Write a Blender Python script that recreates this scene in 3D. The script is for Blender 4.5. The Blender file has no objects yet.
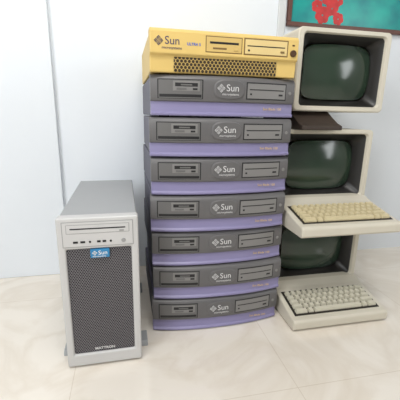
import bpy, bmesh, math, random
from mathutils import Matrix, Vector
random.seed(4)
scene = bpy.context.scene
col = scene.collection
try:
    scene.view_settings.view_transform = 'Standard'
except Exception as e:
    print(e)

YAW = 0.2182
P = Vector((0.327, 0.992, 0.0))
UX = Vector((math.cos(YAW), math.sin(YAW), 0))
UY = Vector((-math.sin(YAW), math.cos(YAW), 0))
def W(a, b, z=0.0):
    return P + UX*a + UY*b + Vector((0, 0, z))

# ---------------------------------------------------------------- materials
def mat(name, c, rough=0.5, metal=0.0, noise=0.0, nscale=8.0, bump=0.0, bscale=300.0, coat=0.0, spec=0.5):
    m = bpy.data.materials.new(name); m.use_nodes = True
    nt = m.node_tree; b = nt.nodes['Principled BSDF']
    b.inputs['Base Color'].default_value = (*c, 1)
    b.inputs['Roughness'].default_value = rough
    b.inputs['Metallic'].default_value = metal
    b.inputs['Specular IOR Level'].default_value = spec
    if coat: 
        b.inputs['Coat Weight'].default_value = coat
        b.inputs['Coat Roughness'].default_value = 0.05
    tc = nt.nodes.new('ShaderNodeTexCoord')
    if noise:
        n = nt.nodes.new('ShaderNodeTexNoise'); n.inputs['Scale'].default_value = nscale
        n.inputs['Detail'].default_value = 5
        nt.links.new(tc.outputs['Object'], n.inputs['Vector'])
        mx = nt.nodes.new('ShaderNodeMix'); mx.data_type = 'RGBA'
        mx.inputs[6].default_value = (*[max(0, v*(1-noise)) for v in c], 1)
        mx.inputs[7].default_value = (*[min(1, v*(1+noise)) for v in c], 1)
        nt.links.new(n.outputs['Fac'], mx.inputs[0])
        nt.links.new(mx.outputs[2], b.inputs['Base Color'])
    if bump:
        n2 = nt.nodes.new('ShaderNodeTexNoise'); n2.inputs['Scale'].default_value = bscale
        nt.links.new(tc.outputs['Object'], n2.inputs['Vector'])
        bp = nt.nodes.new('ShaderNodeBump'); bp.inputs['Strength'].default_value = bump
        bp.inputs['Distance'].default_value = 0.002
        nt.links.new(n2.outputs['Fac'], bp.inputs['Height'])
        nt.links.new(bp.outputs['Normal'], b.inputs['Normal'])
    return m

def mat_holes(name, c, hole, pitch, rad, rough=0.5, metal=0.0):
    """staggered round perforations over the local x/z plane"""
    m = bpy.data.materials.new(name); m.use_nodes = True
    nt = m.node_tree; b = nt.nodes['Principled BSDF']
    b.inputs['Roughness'].default_value = rough
    b.inputs['Metallic'].default_value = metal
    tc = nt.nodes.new('ShaderNodeTexCoord')
    sx = nt.nodes.new('ShaderNodeSeparateXYZ'); nt.links.new(tc.outputs['Object'], sx.inputs[0])
    def M(op, a, bb=None):
        n = nt.nodes.new('ShaderNodeMath'); n.operation = op
        for i, v in enumerate((a, bb)):
            if v is None: continue
            if isinstance(v, (int, float)): n.inputs[i].default_value = v
            else: nt.links.new(v, n.inputs[i])
        return n.outputs[0]
    def dots(off):
        u = M('SUBTRACT', M('FRACT', M('ADD', M('DIVIDE', sx.outputs['X'], pitch), 10+off)), 0.5)
        v = M('SUBTRACT', M('FRACT', M('ADD', M('DIVIDE', sx.outputs['Z'], pitch*1.5), 10+off)), 0.5)
        v = M('MULTIPLY', v, 1.5)
        d = M('SQRT', M('ADD', M('MULTIPLY', u, u), M('MULTIPLY', v, v)))
        return M('LESS_THAN', d, rad)
    f = M('MAXIMUM', dots(0), dots(0.5))
    mx = nt.nodes.new('ShaderNodeMix'); mx.data_type = 'RGBA'
    mx.inputs[6].default_value = (*c, 1); mx.inputs[7].default_value = (*hole, 1)
    nt.links.new(f, mx.inputs[0]); nt.links.new(mx.outputs[2], b.inputs['Base Color'])
    return m

M_WALL = mat('wall_paint', (0.80, 0.845, 0.895), 0.75, noise=0.035, nscale=2.2, bump=0.25, bscale=25)
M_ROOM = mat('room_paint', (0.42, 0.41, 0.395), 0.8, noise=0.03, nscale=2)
M_TRIM = mat('trim_paint', (0.68, 0.70, 0.71), 0.6, noise=0.04, nscale=4)
M_GREY = mat('bezel_grey', (0.122, 0.118, 0.120), 0.45, noise=0.12, nscale=9)
M_GREY2 = mat('drive_grey', (0.130, 0.127, 0.125), 0.45, noise=0.06)
M_GREY3 = mat('drive_face_grey', (0.205, 0.20, 0.195), 0.45, noise=0.06)
M_BLACK = mat('slot_black', (0.010, 0.010, 0.011), 0.5)
M_PURPLE = mat('purple_plastic', (0.235, 0.215, 0.375), 0.42, noise=0.08, nscale=7)
M_CHASSIS = mat('chassis_violet_grey', (0.085, 0.08, 0.115), 0.5, noise=0.08)
M_WHITE = mat('white_print', (0.85, 0.85, 0.83), 0.5)
M_SPRINT = mat('silver_print', (0.64, 0.64, 0.64), 0.5)
M_GOLD = mat('gold_print', (0.60, 0.42, 0.2), 0.5)
M_BEIGE = mat('aged_beige', (0.70, 0.50, 0.165), 0.5, noise=0.08, nscale=6)
M_BEIGE2 = mat('aged_beige_drive', (0.62, 0.44, 0.15), 0.5, noise=0.05)
M_BEIGE3 = mat('aged_beige_tray', (0.70, 0.54, 0.24), 0.5, noise=0.05)
M_BEIGED = mat('aged_beige_line', (0.18, 0.11, 0.035), 0.6)
M_BEIGEH = mat_holes('beige_vent_holes', (0.46, 0.32, 0.10), (0.028, 0.017, 0.006), 0.0110, 0.39)
M_DPRINT = mat('dark_print', (0.06, 0.05, 0.12), 0.5)
M_BPRINT = mat('blue_print', (0.03, 0.12, 0.55), 0.5)
M_ORANGE = mat('brown_button', (0.07, 0.03, 0.01), 0.5)
M_SILVER = mat('silver_plastic', (0.56, 0.555, 0.55), 0.42, metal=0.05, noise=0.03)
M_SILVERT = mat('silver_top', (0.36, 0.37, 0.38), 0.5, metal=0.05, noise=0.03)
M_SILVERD = mat('silver_recess', (0.30, 0.30, 0.30), 0.45)
M_MESH = mat_holes('dark_mesh', (0.185, 0.175, 0.19), (0.014, 0.013, 0.016), 0.0064, 0.365, 0.45, 0.2)
M_BLUE = mat('badge_blue', (0.03, 0.22, 0.45), 0.4)
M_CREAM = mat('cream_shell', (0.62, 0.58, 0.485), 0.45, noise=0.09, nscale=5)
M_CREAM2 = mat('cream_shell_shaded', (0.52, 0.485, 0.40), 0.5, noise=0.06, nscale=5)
M_BEZ = mat('screen_surround', (0.012, 0.011, 0.010), 0.4)
M_WELL = mat('key_well', (0.020, 0.016, 0.012), 0.6)
M_KEYY = mat('key_yellowed', (0.64, 0.55, 0.34), 0.5, noise=0.08, nscale=40)
M_KEYW = mat('key_cream', (0.60, 0.57, 0.46), 0.5, noise=0.08, nscale=40)
M_SCREEN = mat('crt_glass', (0.024, 0.043, 0.028), 0.17, noise=0.3, nscale=3, spec=0.7)
M_BROWN = mat('brown_base', (0.040, 0.027, 0.020), 0.5, noise=0.1)
M_RUB = mat('rubber', (0.03, 0.03, 0.03), 0.8)

# floor
def floor_mat():
    m = bpy.data.materials.new('marble_tiles'); m.use_nodes = True
    nt = m.node_tree; b = nt.nodes['Principled BSDF']
    tc = nt.nodes.new('ShaderNodeTexCoord')
    n = nt.nodes.new('ShaderNodeTexNoise'); n.inputs['Scale'].default_value = 2.6
    n.inputs['Detail'].default_value = 8; n.inputs['Distortion'].default_value = 1.4
    nt.links.new(tc.outputs['Object'], n.inputs['Vector'])
    r = nt.nodes.new('ShaderNodeValToRGB')
    e = r.color_ramp.elements
    e[0].position = 0.41; e[0].color = (0.82, 0.765, 0.685, 1)
    e[1].position = 0.59; e[1].color = (0.82, 0.765, 0.685, 1)
    x = e.new(0.5); x.color = (0.75, 0.685, 0.595, 1)
    nt.links.new(n.outputs['Fac'], r.inputs[0])
    br = nt.nodes.new('ShaderNodeTexBrick'); br.offset = 0
    br.inputs['Scale'].default_value = 1; br.inputs['Brick Width'].default_value = 0.6
    br.inputs['Row Height'].default_value = 0.6; br.inputs['Mortar Size'].default_value = 0.0012
    br.inputs['Mortar Smooth'].default_value = 0.2
    br.inputs['Color1'].default_value = (1, 1, 1, 1); br.inputs['Color2'].default_value = (1, 1, 1, 1)
    br.inputs['Mortar'].default_value = (0.84, 0.81, 0.77, 1)
    mp = nt.nodes.new('ShaderNodeMapping'); mp.inputs['Location'].default_value = (0.10, 0.22, 0)
    nt.links.new(tc.outputs['Object'], mp.inputs[0]); nt.links.new(mp.outputs[0], br.inputs['Vector'])
    mx = nt.nodes.new('ShaderNodeMix'); mx.data_type = 'RGBA'; mx.blend_type = 'MULTIPLY'
    mx.inputs[0].default_value = 1
    nt.links.new(r.outputs[0], mx.inputs[6]); nt.links.new(br.outputs['Color'], mx.inputs[7])
    nt.links.new(mx.outputs[2], b.inputs['Base Color'])
    b.inputs['Roughness'].default_value = 0.07
    b.inputs['IOR'].default_value = 1.65
    return m
M_FLOOR = floor_mat()

# ---------------------------------------------------------------- mesh helpers
def finish(name, bm, m, parent=None, bevel=0.0, smooth=False, seg=2, label=None):
    bmesh.ops.recalc_face_normals(bm, faces=bm.faces)
    me = bpy.data.meshes.new(name); bm.to_mesh(me); bm.free()
    if smooth:
        for p in me.polygons: p.use_smooth = True
    ms = m if isinstance(m, (list, tuple)) else [m]
    for mm in ms: me.materials.append(mm)
    o = bpy.data.objects.new(name, me); col.objects.link(o)
    if parent: o.parent = parent
    if bevel:
        md = o.modifiers.new('bevel', 'BEVEL'); md.width = bevel; md.segments = seg
        md.limit_method = 'ANGLE'; md.angle_limit = math.radians(40)
    if label: o['label'] = label
    return o

def add_box(bm, x0, x1, y0, y1, z0, z1, mi=0):
    v = [bm.verts.new((x, y, z)) for x in (x0, x1) for y in (y0, y1) for z in (z0, z1)]
    for f in ((0,1,3,2),(4,6,7,5),(0,4,5,1),(2,3,7,6),(0,2,6,4),(1,5,7,3)):
        bm.faces.new([v[i] for i in f]).material_index = mi

def box(name, d, m, parent=None, bevel=0.0, label=None):
    bm = bmesh.new()
    ds = d if isinstance(d[0], (list, tuple)) else [d]
    for q in ds: add_box(bm, *q[:6], mi=(q[6] if len(q) > 6 else 0))
    return finish(name, bm, m, parent, bevel, label=label)

def feet(r, ds):
    for d in ds: box('foot', d, M_RUB, r)

def prism(name, prof, x0, x1, m, parent=None, bevel=0.0, label=None):
    bm = bmesh.new()
    A = [bm.verts.new((x0, y, z)) for y, z in prof]
    B = [bm.verts.new((x1, y, z)) for y, z in prof]
    bm.faces.new(A); bm.faces.new(B[::-1])
    n = len(prof)
    for i in range(n):
        bm.faces.new([A[i], A[(i+1) % n], B[(i+1) % n], B[i]])
    return finish(name, bm, m, parent, bevel, label=label)

BW = 0.445
def fy(x): 
    t = (x-BW/2)/(BW/2)
    return -0.026*(1-abs(t)**2.4)
# (depth, height) outline of the bowed grey bezel above the violet panel
BEZ = [(0.034, 0.043), (0.005, 0.043), (0.001, 0.045), (-0.001, 0.050), (-0.001, 0.099), (0.001, 0.107), (0.005, 0.113), (0.011, 0.1162), (0.034, 0.117)]
def add_arc(bm, x0, x1, z0, z1, off, back=None, mi=0, top_in=0.0):
    n = max(2, int((x1-x0)/0.012))
    rows = []
    for i in range(n+1):
        x = x0+(x1-x0)*i/n
        yf = fy(x)+off
        yb = (back if back is not None else fy(x)+0.003)
        rows.append([bm.verts.new((x, yf, z0)), bm.verts.new((x, yf+top_in, z1)),
                     bm.verts.new((x, yb, z1)), bm.verts.new((x, yb, z0))])
    for i in range(n):
        for k in range(4):
            bm.faces.new([rows[i][k], rows[i+1][k], rows[i+1][(k+1) % 4], rows[i][(k+1) % 4]]).material_index = mi
    bm.faces.new(rows[0]).material_index = mi; bm.faces.new(rows[-1][::-1]).material_index = mi
def bowed(name, prof, x0, x1, m, parent, n=36, bow=1.0, label=None):
    bm = bmesh.new(); rows = []
    for i in range(n+1):
        x = x0+(x1-x0)*(0.5-0.5*math.cos(math.pi*i/n))
        rows.append([bm.verts.new((x, (y if y > 0.03 else y+fy(x)*bow), z)) for y, z in prof])
    k = len(prof)
    for i in range(n):
        for j in range(k):
            bm.faces.new([rows[i][j], rows[i+1][j], rows[i+1][(j+1) % k], rows[i][(j+1) % k]])
    bm.faces.new(rows[0]); bm.faces.new(rows[-1][::-1])
    o = finish(name, bm, m, parent, label=label, smooth=True)
    o.data.set_sharp_from_angle(angle=math.radians(38))
    return o

def text(name, s, size, x, y, z, m, parent, bold=0.0, align='LEFT', sx=1.0, tilt=0.0):
    cu = bpy.data.curves.new(name, 'FONT'); cu.body = s; cu.size = size
    cu.align_x = align; cu.extrude = 0.0003; cu.offset = bold; cu.resolution_u = 3
    t = bpy.data.objects.new(name, cu); col.objects.link(t)
    bpy.context.view_layer.update()
    me = bpy.data.meshes.new_from_object(t.evaluated_get(bpy.context.evaluated_depsgraph_get()))
    bpy.data.objects.remove(t)
    me.materials.clear(); me.materials.append(m)
    me.transform(Matrix.Rotation(math.radians(90)-tilt, 4, 'X') @ Matrix.Diagonal((sx, 1, 1, 1)))
    o = bpy.data.objects.new(name, me); col.objects.link(o)
    o.parent = parent; o.location = (x, y, z)
    return o

def emblem(name, size, x, y, z, m, parent):
    """diamond made of four groups of parallel nested bars"""
    bm = bmesh.new()
    h = size/2/math.sqrt(2); t = h*0.15
    def bar(x0, x1, z0, z1):
        add_box(bm, min(x0,x1), max(x0,x1), -0.0004, 0.0004, min(z0,z1), max(z0,z1))
    for qx, qz, hor in ((1,1,0),(-1,1,1),(-1,-1,0),(1,-1,1)):
        for k in range(3):
            p = h*(0.12+0.36*k)
            if hor: bar(qx*h*0.08, qx*h, qz*p, qz*(p+t))
            else: bar(qx*p, qx*(p+t), qz*h*0.08, qz*h)
        if hor: bar(qx*h, qx*(h-t), qz*h*0.12, qz*(h*0.84+t))
        else: bar(qx*h*0.12, qx*(h*0.84+t), qz*h, qz*(h-t))
    bmesh.ops.rotate(bm, verts=bm.verts, cent=(0,0,0), matrix=Matrix.Rotation(math.radians(45), 3, 'Y'))
    o = finish(name, bm, m, parent)
    o.location = (x, y, z)
    return o

def root(name, loc, yaw, label, category, group=None):
    e = bpy.data.objects.new(name, None); e.empty_display_size = 0.05
    col.objects.link(e); e.location = loc; e.rotation_euler = (0, 0, yaw)
    e['label'] = label; e['category'] = category
    if group: e['group'] = group
    return e

def copy_tree(r, name):
    def cp(o, par):
        n = o.copy(); col.objects.link(n)
        if par: n.parent = par
        for c in o.children: cp(c, n)
        return n
    kids = list(r.children)
    n = r.copy(); col.objects.link(n)
    for c in kids: cp(c, n)
    return n

# ---------------------------------------------------------------- room
WB = 0.61
def structure(name, d, m, label, bevel=0.0):
    o = box(name, d, m, bevel=bevel); o.location = W(0, 0); o.rotation_euler = (0, 0, YAW)
    o['label'] = label; o['kind'] = 'structure'; return o
A0, A1, B0 = -2.3, 1.9, -2.9
structure('floor', (A0, A1, B0, WB, -0.05, 0), M_FLOOR, 'white marble floor tiles with faint veins')
structure('wall_back', (A0, A1, WB, WB+0.1, -0.05, 2.6), M_WALL, 'white painted plaster wall')
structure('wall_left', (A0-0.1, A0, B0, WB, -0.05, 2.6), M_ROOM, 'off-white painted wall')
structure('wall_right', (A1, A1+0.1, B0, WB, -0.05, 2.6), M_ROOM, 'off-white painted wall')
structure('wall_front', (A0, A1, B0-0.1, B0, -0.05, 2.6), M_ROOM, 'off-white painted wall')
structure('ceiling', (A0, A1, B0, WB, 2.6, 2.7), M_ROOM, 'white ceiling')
structure('trim_1', (A0, -0.809, WB-0.02, WB+0.01, 0, 2.6), M_WALL, 'shallow white plastered wall projection', 0.003)
structure('trim_2', (0.131, 0.165, WB-0.012, WB+0.01, 0, 2.6), M_TRIM, 'narrow vertical off-white strip on the wall', 0.003)

# ---------------------------------------------------------------- violet-grey desktop computer
def build_desktop(r):
    box('chassis', [(0.004, 0.441, 0.03, 0.464, 0.004, 0.1165)], M_CHASSIS, r, 0.003)
    bowed('front_bezel', BEZ, 0, BW, M_GREY, r)
    bowed('lower_front_panel', [(0.034, 0.0035), (0.003, 0.0035), (0.001, 0.006), (0.001, 0.010), (0.006, 0.015), (0.007, 0.0435), (0.034, 0.0435)],
          0.001, BW-0.001, M_PURPLE, r, label='violet plastic lower front panel')
    feet(r, [(0.03,0.06,0.05,0.08,0,0.004),(0.385,0.415,0.05,0.08,0,0.004),(0.03,0.06,0.40,0.43,0,0.004),(0.385,0.415,0.40,0.43,0,0.004)])
    bm = bmesh.new()
    add_arc(bm, 0.019, 0.148, 0.0505, 0.104, -0.0012, None, 2)
    add_arc(bm, 0.022, 0.145, 0.052, 0.1015, -0.0016, None, 0)
    add_arc(bm, 0.062, 0.138, 0.072, 0.099, -0.0022, None, 1)
    add_arc(bm, 0.068, 0.132, 0.084, 0.094, -0.0026, None, 2)
    add_arc(bm, 0.084, 0.116, 0.0865, 0.0905, -0.0030, None, 0)
    add_arc(bm, 0.072, 0.100, 0.0755, 0.0805, -0.0036, None, 0)
    add_arc(bm, 0.118, 0.131, 0.075, 0.080, -0.0036, None, 2)
    add_arc(bm, 0.024, 0.143, 0.0550, 0.0630, -0.0022, None, 2)
    finish('floppy_drive', bm, [M_GREY2, M_GREY3, M_BLACK], r, 0.0004, label='grey floppy drive bay with dark slots')
    bm = bmesh.new()
    add_arc(bm, 0.278, 0.413, 0.053, 0.102, -0.0012, None, 2)
    add_arc(bm, 0.2815, 0.4095, 0.0565, 0.0985, -0.0020, None, 1)
    add_arc(bm, 0.288, 0.403, 0.080, 0.0830, -0.0024, None, 2)
    add_arc(bm, 0.386, 0.400, 0.066, 0.071, -0.0030, None, 2)
    add_arc(bm, 0.290, 0.296, 0.066, 0.071, -0.0027, None, 2)
    finish('optical_drive', bm, [M_GREY2, M_GREY3, M_BLACK], r, 0.0004, label='light grey optical drive tray')
    bm = bmesh.new()
    bmesh.ops.create_cone(bm, cap_ends=True, segments=20, radius1=0.006, radius2=0.005, depth=0.004,
                          matrix=Matrix.Translation((0.427, fy(0.427)-0.001, 0.075)) @ Matrix.Rotation(math.radians(90), 4, 'X'))
    finish('power_button', bm, M_GREY3, r, 0.0005)
    # shallow rounded boss around the logo
    bm = bmesh.new(); N = 40; A = []; B = []; C = []
    for i in range(N):
        a = 2*math.pi*i/N; p = 0.7
        ex = math.copysign(abs(math.cos(a))**p, math.cos(a)); ez = math.copysign(abs(math.sin(a))**p, math.sin(a))
        for lst, s, off in ((A, 1.0, 0.001), (B, 0.97, -0.0028), (C, 0.88, -0.0046)):
            x = 0.226+0.048*s*ex
            lst.append(bm.verts.new((x, fy(x)+off, 0.079+0.028*s*ez)))
    for U, V in ((A, B), (B, C)):
        for i in range(N): bm.faces.new([U[i], U[(i+1) % N], V[(i+1) % N], V[i]])
    bm.faces.new(C)
    finish('logo_boss', bm, M_GREY, r)
    emblem('emblem', 0.024, 0.200, fy(0.204)-0.0056, 0.082, M_SPRINT, r)
    text('lettering', 'Sun', 0.027, 0.215, fy(0.24)-0.0056, 0.0745, M_SPRINT, r)
    text('lettering', 'microsystems', 0.0092, 0.203, fy(0.22)-0.0054, 0.063, M_SPRINT, r)
    text('lettering', 'Sun Blade 100', 0.0105, 0.338, fy(0.355)+0.0040, 0.024, M_GOLD, r)

LBL = 'grey and violet slim desktop computer in a tall stack'
jit = [(0.004, 0.008, 0.3), (-0.001, 0.006, -0.5), (0.002, 0.007, 0.4), (-0.002, 0.003, -0.3),
       (0.001, 0.006, 0.6), (0.003, 0.003, -0.4), (-0.001, 0.001, 0.2)]
base_a, base_b = -0.466, 0.097
first = None
for i, (da, db, dy) in enumerate(reversed(jit)):
    loc = W(base_a+da, base_b+db, i*0.118)
    yw = YAW+math.radians(dy)
    if first is None:
        first = root('desktop_computer', loc, yw, LBL, 'computer', 'stacked slim desktop computers')
        build_desktop(first)
        first['label'] = 'grey and violet slim desktop computer on the floor, under the stack'
    else:
        n = copy_tree(first, 'desktop_computer')
        n.location = loc; n.rotation_euler = (0, 0, yw)
        n['label'] = LBL if i < 6 else 'grey and violet slim desktop computer directly under the beige one'

# ---------------------------------------------------------------- beige desktop on top
r = root('desktop_computer', W(base_a+0.002, base_b-0.004, 7*0.118), YAW+math.radians(0.2),
         'yellowed beige slim desktop computer on top of the stack', 'computer')
HB = 0.114
box('chassis', (0.004, 0.432, 0.03, 0.46, 0.004, HB), M_BEIGE, r, 0.003)
feet(r, [(0.03,0.06,0.05,0.08,0,0.004),(0.375,0.405,0.05,0.08,0,0.004),(0.03,0.06,0.40,0.43,0,0.004),(0.375,0.405,0.40,0.43,0,0.004)])
prism('front_bezel', [(0.034, 0.002), (-0.002, 0.002), (-0.005, 0.044), (-0.014, 0.050), (-0.014, 0.105), (-0.007, HB), (0.034, HB)],
      0, 0.436, M_BEIGE, r, 0.003)
o = box('ventilation_grille', [(0.066, 0.372, -0.0065, 0.0, 0.0045, 0.0435)], M_BEIGEH, r, 0.001, label='beige perforated ventilation strip')
bm = bmesh.new()
add_box(bm, 0.154, 0.261, -0.0144, -0.01, 0.058, 0.101, 2)
add_box(bm, 0.1565, 0.2585, -0.0150, -0.01, 0.0605, 0.0985, 0)
add_box(bm, 0.166, 0.250, -0.0154, -0.01, 0.0810, 0.0868, 1)
add_box(bm, 0.175, 0.215, -0.0154, -0.01, 0.067, 0.072, 2)
add_box(bm, 0.236, 0.248, -0.0170, -0.01, 0.066, 0.072, 0)
finish('floppy_drive', bm, [M_BEIGE2, M_BLACK, M_BEIGED], r, 0.0004, label='beige floppy drive with a black slot')
bm = bmesh.new()
add_box(bm, 0.266, 0.402, -0.0144, -0.01, 0.057, 0.102, 2)
add_box(bm, 0.2695, 0.3985, -0.0152, -0.01, 0.0605, 0.0985, 0)
add_box(bm, 0.276, 0.392, -0.0156, -0.01, 0.0800, 0.0830, 1)
add_box(bm, 0.378, 0.390, -0.0172, -0.01, 0.067, 0.072, 2)
add_box(bm, 0.278, 0.284, -0.0156, -0.01, 0.067, 0.072, 1)
finish('optical_drive', bm, [M_BEIGE3, M_BLACK, M_BEIGED], r, 0.0004, label='pale beige optical drive tray')
bm = bmesh.new()
bmesh.ops.create_cone(bm, cap_ends=True, segments=24, radius1=0.0100, radius2=0.0090, depth=0.006,
                      matrix=Matrix.Translation((0.4190, -0.0155, 0.068)) @ Matrix.Rotation(math.radians(90), 4, 'X'))
finish('power_button', bm, M_ORANGE, r, 0.0005, label='small dark brown round button')
box('indicator_light', (0.415, 0.422, -0.0150, -0.01, 0.088, 0.092), M_ORANGE, r)
emblem('emblem', 0.025, 0.024, -0.0148, 0.081, M_DPRINT, r)
text('lettering', 'Sun', 0.029, 0.040, -0.0145, 0.073, M_DPRINT, r)
text('lettering', 'microsystems', 0.0100, 0.032, -0.0145, 0.061, M_DPRINT, r)
text('lettering', 'ULTRA 5', 0.0100, 0.102, -0.0145, 0.073, M_BPRINT, r, bold=0.0002)

# ---------------------------------------------------------------- tower computer
TW, TH, TD = 0.208, 0.453, 0.52
r = root('tower_computer', (-0.3671, 0.8039, 0), 0.2239,
         'silver tower computer with dark perforated front standing on the floor', 'computer')
box('chassis', (0.003, TW-0.003, 0.03, TD, 0.010, TH-0.004), M_SILVERT, r, 0.003)
bm = bmesh.new()
X = [0, 0.020, TW-0.020, TW]; Z = [0.006, 0.044, 0.366, TH]
def ring(y): return [[bm.verts.new((x, y, z)) for z in Z] for x in X]
F = ring(0.0); B = ring(0.034)
for i in range(3):
    for j in range(3):
        if i == 1 and j == 1: continue
        bm.faces.new([F[i][j], F[i+1][j], F[i+1][j+1], F[i][j+1]])
        bm.faces.new([B[i][j], B[i][j+1], B[i+1][j+1], B[i+1][j]])
for i in range(3):
    for j in (0, 3):
        bm.faces.new([F[i][j], F[i+1][j], B[i+1][j], B[i][j]])
        bm.faces.new([F[j][i], F[j][i+1], B[j][i+1], B[j][i]])
for a, b in (((1,1),(2,1)),((2,1),(2,2)),((2,2),(1,2)),((1,2),(1,1))):
    bm.faces.new([F[a[0]][a[1]], F[b[0]][b[1]], B[b[0]][b[1]], B[a[0]][a[1]]])
finish('front_bezel', bm, M_SILVER, r, 0.005, seg=3)
box('mesh_grille', [(0.019, TW-0.019, 0.007, 0.02, 0.043, 0.367)], M_MESH, r, label='dark grey perforated metal mesh')
box('upper_panel', [(0.0135, TW-0.0135, -0.0005, 0.004, 0.3725, 0.4425, 1), (0.0155, TW-0.0155, -0.0014, 0.004, 0.3745, 0.4405, 0)],
    [M_SILVER, M_SILVERD], r, 0.0005, label='silver panel with a thin seam around it')
dz = 0.018
bm = bmesh.new()
add_box(bm, 0.024, TW-0.024, -0.0017, 0.01, 0.392+dz, 0.417+dz, 1)
add_box(bm, 0.0255, TW-0.0255, -0.0023, 0.01, 0.3935+dz, 0.4155+dz, 0)
add_box(bm, 0.034, TW-0.034, -0.0028, 0.01, 0.4035+dz, 0.4070+dz, 2)
add_box(bm, 0.158, 0.170, -0.0034, 0.01, 0.3955+dz, 0.399+dz, 1)
finish('optical_drive', bm, [M_SILVER, M_SILVERD, M_BLACK], r, 0.0004, label='silver optical drive with dark slot')
for k, (x, w) in enumerate(((0.040, 0.012), (0.058, 0.012), (0.100, 0.009), (0.114, 0.009))):
    box('usb_port', [(x, x+w, -0.0022, 0.004, 0.384, 0.3895)], M_BLACK, r)
def disc(name, x, y, z, rad, m, par):
    bm = bmesh.new()
    bmesh.ops.create_cone(bm, cap_ends=True, segments=24, radius1=rad, radius2=rad*0.85, depth=0.005,
                          matrix=Matrix.Translation((x, y, z)) @ Matrix.Rotation(math.radians(90), 4, 'X'))
    return finish(name, bm, m, par, 0.0004)
disc('audio_jack', 0.082, 0.0, 0.3865, 0.0035, M_BLACK, r)
disc('audio_jack', 0.135, 0.0, 0.3865, 0.0035, M_BLACK, r)
disc('power_button', 0.168, -0.001, 0.3865, 0.006, M_SILVERD, r)
bz = 0.016
box('badge', (0.081, 0.130, -0.001, 0.008, 0.324+bz, 0.348+bz), M_BLUE, r, 0.001, label='blue maker badge with white letters')
emblem('emblem', 0.014, 0.092, -0.0018, 0.338+bz, M_WHITE, r)
text('lettering', 'Sun', 0.0165, 0.101, -0.0018, 0.333+bz, M_WHITE, r)
text('lettering', 'microsystems', 0.0063, 0.086, -0.0018, 0.3265+bz, M_WHITE, r)
text('lettering', 'MATTRON', 0.0100, TW/2, 0.0055, 0.052, M_SPRINT, r, bold=0.0003, align='CENTER', sx=1.15)
for x in (0.015, TW-0.045):
    for y in (0.02, TD-0.07):
        box('foot', (x, x+0.03, y, y+0.04, 0, 0.011), M_RUB, r)
for x0, x1 in ((-0.022, 0.010), (TW-0.010, TW+0.022)):
    for y in (0.06, TD-0.13):
        prism('side_foot', [(y, 0), (y+0.008, 0.014), (y+0.062, 0.014), (y+0.07, 0)], x0, x1, M_SILVERT, r, 0.002, label='short grey stabilising foot')

# ---------------------------------------------------------------- terminals
def rr(y, x0, x1, z0, z1, rad, n=6):
    pts = []
    for cx, cz, a0 in ((x1-rad, z1-rad, 0), (x0+rad, z1-rad, 90), (x0+rad, z0+rad, 180), (x1-rad, z0+rad, 270)):
        for k in range(n+1):
            a = math.radians(a0+90*k/n)
            pts.append((cx+rad*math.cos(a), y, cz+rad*math.sin(a)))
    return pts
def loft(name, loops, m, parent, cap0=False, cap1=True, label=None, smooth=True):
    bm = bmesh.new(); L = []
    for lp in loops: L.append([bm.verts.new(p) for p in lp])
    n = len(L[0])
    for a, b in zip(L[:-1], L[1:]):
        for i in range(n): bm.faces.new([a[i], a[(i+1) % n], b[(i+1) % n], b[i]])
    if cap0: bm.faces.new(L[0])
    if cap1: bm.faces.new(L[-1])
    o = finish(name, bm, m, parent, label=label)
    if smooth:
        for p in o.data.polygons: p.use_smooth = True
        o.data.set_sharp_from_angle(angle=math.radians(35))
    return o
TWD = 0.37
def crt(r, x0, x1, z0, z1, sx0, sx1):
    loft('monitor_shell', [rr(0.225, x0+0.026, x1-0.026, z0+0.022, z1-0.020, 0.014),
                   rr(0.204, x0+0.022, x1-0.022, z0+0.018, z1-0.016, 0.014),
                   rr(0.199, x0+0.018, x1-0.018, z0+0.015, z1-0.013, 0.014),
                   rr(0.199, x0+0.004, x1-0.004, z0+0.004, z1-0.003, 0.014),
                   rr(0.203, x0, x1, z0, z1, 0.016),
                   rr(0.36, x0, x1, z0, z1, 0.016),
                   rr(0.44, x0+0.03, x1-0.03, z0, z1-0.05, 0.015),
                   rr(0.53, x0+0.05, x1-0.05, z0, z1-0.08, 0.015)], M_CREAM, r)
    sz0, sz1 = z0+0.042, z1-0.042
    loft('screen_surround', [rr(0.208, x0+0.0225, x1-0.0225, z0+0.0185, z1-0.0165, 0.014),
                     rr(0.238, sx0-0.004, sx1+0.004, sz0-0.004, sz1+0.004, 0.03),
                     rr(0.252, sx0, sx1, sz0, sz1, 0.03)], M_BEZ, r, cap1=False, label='dark recessed surround of the screen')
    # bulging glass: a fine grid inside a superellipse outline, spherical in depth
    cx, cz = (sx0+sx1)/2, (sz0+sz1)/2
    bm = bmesh.new(); N, K = 96, 16; prev = None
    c = bm.verts.new((cx, 0.250-0.034, cz))
    for k in range(1, K+1):
        s = k/K; ring_ = []
        for i in range(N):
            a = 2*math.pi*i/N
            p = 2/(2+3.5*s)
            ex = math.copysign(abs(math.cos(a))**p, math.cos(a)); ez = math.copysign(abs(math.sin(a))**p, math.sin(a))
            hx, hz = (sx1-sx0)/2*s*ex, (sz1-sz0)/2*s*ez
            d = min(1.0, (hx/0.165)**2+(hz/0.125)**2)
            ring_.append(bm.verts.new((cx+hx, 0.250-0.034*(1-d), cz+hz)))
        for i in range(N):
            if prev is None: bm.faces.new([c, ring_[i], ring_[(i+1) % N]])
            else: bm.faces.new([prev[i], ring_[i], ring_[(i+1) % N], prev[(i+1) % N]])
        prev = ring_
    finish('screen', bm, M_SCREEN, r, smooth=True, label='dark green curved glass screen')

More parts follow.
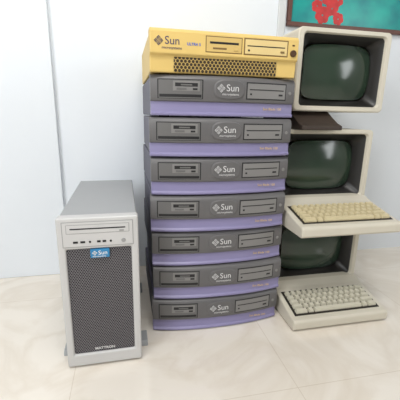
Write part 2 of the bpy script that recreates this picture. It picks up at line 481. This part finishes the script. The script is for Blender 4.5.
KF, KB = 0.038, 0.070
def keyboard(r, keymat, keyalt):
    kb = prism('keyboard', [(0.006, 0.004), (0, 0.012), (0, 0.036), (0.006, 0.043), (0.026, KF+0.006), (0.165, KB+0.006), (0.205, 0.092), (0.205, 0.004)],
               0, TWD, M_CREAM, r, 0.005, label='cream sloping keyboard housing')
    sl = math.atan2(0.032, 0.139)
    def pt(s, h):
        return (0.026+s*math.cos(sl)-h*math.sin(sl), KF+0.006+s*math.sin(sl)+h*math.cos(sl))
    w0 = pt(0.001, 0.0); w1 = pt(0.121, 0.0); w2 = pt(0.121, 0.0012); w3 = pt(0.001, 0.0012)
    prism('key_well', [w0, w1, w2, w3], 0.017, TWD-0.017, M_WELL, kb, label='dark recessed key area')
    km = {}
    def keymesh(w, m):
        k = (round(w, 4), m.name)
        if k in km: return km[k]
        bm = bmesh.new()
        hw, hd, h = w/2, 0.0080, 0.011
        b = [bm.verts.new(v) for v in ((-hw,-hd,0),(hw,-hd,0),(hw,hd,0),(-hw,hd,0))]
        mm = [bm.verts.new(v) for v in ((-hw,-hd,h*0.35),(hw,-hd,h*0.35),(hw,hd,h*0.35),(-hw,hd,h*0.35))]
        t = [bm.verts.new(v) for v in ((-hw+.0025,-hd+.003,h),(hw-.0025,-hd+.003,h),(hw-.0025,hd-.0015,h),(-hw+.0025,hd-.0015,h))]
        bm.faces.new(b[::-1]); bm.faces.new(t)
        for A, B in ((b, mm), (mm, t)):
            for i in range(4): bm.faces.new([A[i], A[(i+1)%4], B[(i+1)%4], B[i]])
        bmesh.ops.recalc_face_normals(bm, faces=bm.faces)
        me = bpy.data.meshes.new('key'); bm.to_mesh(me); bm.free(); me.materials.append(m)
        km[k] = me; return me
    rows = [[('g', 2), 1, 8.0, 1, ('g', 1.5)],
            [('g', 1.75)]+[1]*10+[('g', 2.25)],
            [('g', 1.5)]+[1]*11+[('g', 1.5)],
            [('g', 1.25)]+[1]*12+[('g', 1)],
            [1]*13+[('g', 1.5)]]
    for ri, row in enumerate(rows):
        tot = sum((k[1] if isinstance(k, tuple) else k) for k in row)
        sc = (TWD-0.046)/(tot)
        x = 0.023
        y, z = pt(0.017+ri*0.0215, 0.0012)
        for k in row:
            alt = isinstance(k, tuple); w = (k[1] if alt else k)*sc
            o = bpy.data.objects.new('key' if w < 0.1 else 'space_bar', keymesh(w-0.0050, keyalt if alt else keymat))
            col.objects.link(o); o.parent = kb
            o.location = (x+w/2, y, z); o.rotation_euler = (sl, 0, 0)
            x += w
    return kb

TP = 0.336
for i in range(2):
    z = TP*i
    r = root('computer_terminal', W(-0.004*i, 0, z), YAW,
             ['cream computer terminal with green screen standing on the floor',
              'cream computer terminal with yellowed keys, resting on another terminal'][i], 'computer terminal')
    keyboard(r, [M_KEYW, M_KEYY][i], [M_KEYW, M_KEYY][i])
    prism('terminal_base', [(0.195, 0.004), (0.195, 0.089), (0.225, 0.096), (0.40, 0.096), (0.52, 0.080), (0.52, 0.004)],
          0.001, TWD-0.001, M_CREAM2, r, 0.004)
    feet(r, [(0.03,0.05,0.03,0.05,0,0.006),(0.31,0.33,0.03,0.05,0,0.006),(0.03,0.05,0.45,0.47,0,0.006),(0.31,0.33,0.45,0.47,0,0.006),
                 (0.03,0.05,0.25,0.27,0,0.006),(0.31,0.33,0.25,0.27,0,0.006)])
    crt(r, 0.0, TWD, 0.070, TP, 0.052, 0.318)
r = root('monitor', W(0.030, 0, TP*2), YAW, 'cream computer monitor on a brown base atop the terminals', 'monitor')
crt(r, 0.0, 0.356, 0.062, 0.330, 0.046, 0.310)
prism('monitor_base', [(0.14, 0), (0.14, 0.014), (0.17, 0.024), (0.20, 0.04), (0.24, 0.064), (0.48, 0.064), (0.48, 0)], 0.01, 0.16, M_BROWN, r, 0.003, label='dark brown sloping base')

# ---------------------------------------------------------------- framed picture
def picture_mat():
    m = bpy.data.materials.new('picture_print'); m.use_nodes = True
    nt = m.node_tree; b = nt.nodes['Principled BSDF']; b.inputs['Roughness'].default_value = 0.3
    tc = nt.nodes.new('ShaderNodeTexCoord')
    n = nt.nodes.new('ShaderNodeTexNoise'); n.inputs['Scale'].default_value = 7; n.inputs['Detail'].default_value = 3
    nt.links.new(tc.outputs['Object'], n.inputs['Vector'])
    r = nt.nodes.new('ShaderNodeValToRGB'); e = r.color_ramp.elements
    e[0].position = 0.35; e[0].color = (0.0, 0.21, 0.23, 1)
    e[1].position = 0.7; e[1].color = (0.01, 0.42, 0.36, 1)
    nt.links.new(n.outputs['Fac'], r.inputs[0]); nt.links.new(r.outputs[0], b.inputs['Base Color'])
    return m
r = root('framed_picture', W(0.172, WB, 1.10), YAW, 'teal picture with red flowers in a thin brown frame', 'picture')
pw, ph, ft = 0.62, 0.46, 0.018
M_FRAME = mat('frame_wood', (0.13, 0.055, 0.04), 0.4, noise=0.2, nscale=20)
bm = bmesh.new()
add_box(bm, 0, pw, -0.02, 0, 0, ft); add_box(bm, 0, pw, -0.02, 0, ph-ft, ph)
add_box(bm, 0, ft, -0.02, 0, ft, ph-ft); add_box(bm, pw-ft, pw, -0.02, 0, ft, ph-ft)
finish('frame', bm, M_FRAME, r, 0.003)
box('print', (ft*0.8, pw-ft*0.8, -0.008, -0.002, ft*0.8, ph-ft*0.8), picture_mat(), r)
bm = bmesh.new()
for cx, cz, s in ((0.17, 0.055, 0.04), (0.215, 0.085, 0.035), (0.14, 0.09, 0.03), (0.25, 0.045, 0.03), (0.19, 0.125, 0.035), (0.24, 0.12, 0.03)):
    for k in range(6):
        a = k*math.pi/3+cx*20
        bmesh.ops.create_circle(bm, cap_ends=True, segments=14, radius=s*0.42,
            matrix=Matrix.Translation((cx+math.cos(a)*s*0.5, -0.0085-0.0001*k, cz+math.sin(a)*s*0.5)) @ Matrix.Rotation(math.radians(90), 4, 'X'))
finish('painted_flowers', bm, mat('red_paint', (0.55, 0.03, 0.03), 0.4, noise=0.5, nscale=30), r)

# ---------------------------------------------------------------- light, camera
w = bpy.data.worlds.new('world'); scene.world = w; w.use_nodes = True
bg = w.node_tree.nodes['Background']; bg.inputs[0].default_value = (0.93, 0.965, 1.0, 1); bg.inputs[1].default_value = 0.5
def area(loc, target, sx, sy, e, c):
    l = bpy.data.lights.new('area', 'AREA'); l.energy = e; l.shape = 'RECTANGLE'; l.size = sx; l.size_y = sy; l.color = c
    o = bpy.data.objects.new('added_light', l); col.objects.link(o); o.location = loc  # added area light
    o.rotation_euler = (Vector(target)-Vector(loc)).to_track_quat('-Z', 'Y').to_euler()
# soft daylight added by the side wall, standing in for an unseen window
area(W(-2.2, -1.5, 1.55), W(0, 0.0, 0.9), 1.5, 1.5, 63, (0.96, 0.985, 1.0))
# light added by the opposite wall for a soft reflection in the screens
area(W(1.85, -1.5, 1.3), W(0.6, -1.2, 1.1), 0.8, 1.1, 17, (0.95, 0.98, 1.0))
# fill light added under the ceiling
area(W(-0.5, -0.9, 2.55), W(-0.45, 0.0, 0.0), 1.0, 0.6, 41, (1, 0.98, 0.95))
cam = bpy.data.cameras.new('camera'); co = bpy.data.objects.new('camera', cam); col.objects.link(co)
cam.sensor_width = 36; cam.lens = 333.9/400*36; cam.clip_start = 0.02
co.matrix_world = Matrix.Translation((0, 0, 0.717)) @ Matrix.Rotation(math.pi/2-0.2518, 4, 'X') @ Matrix.Rotation(0.0195, 4, 'Z')
scene.camera = co
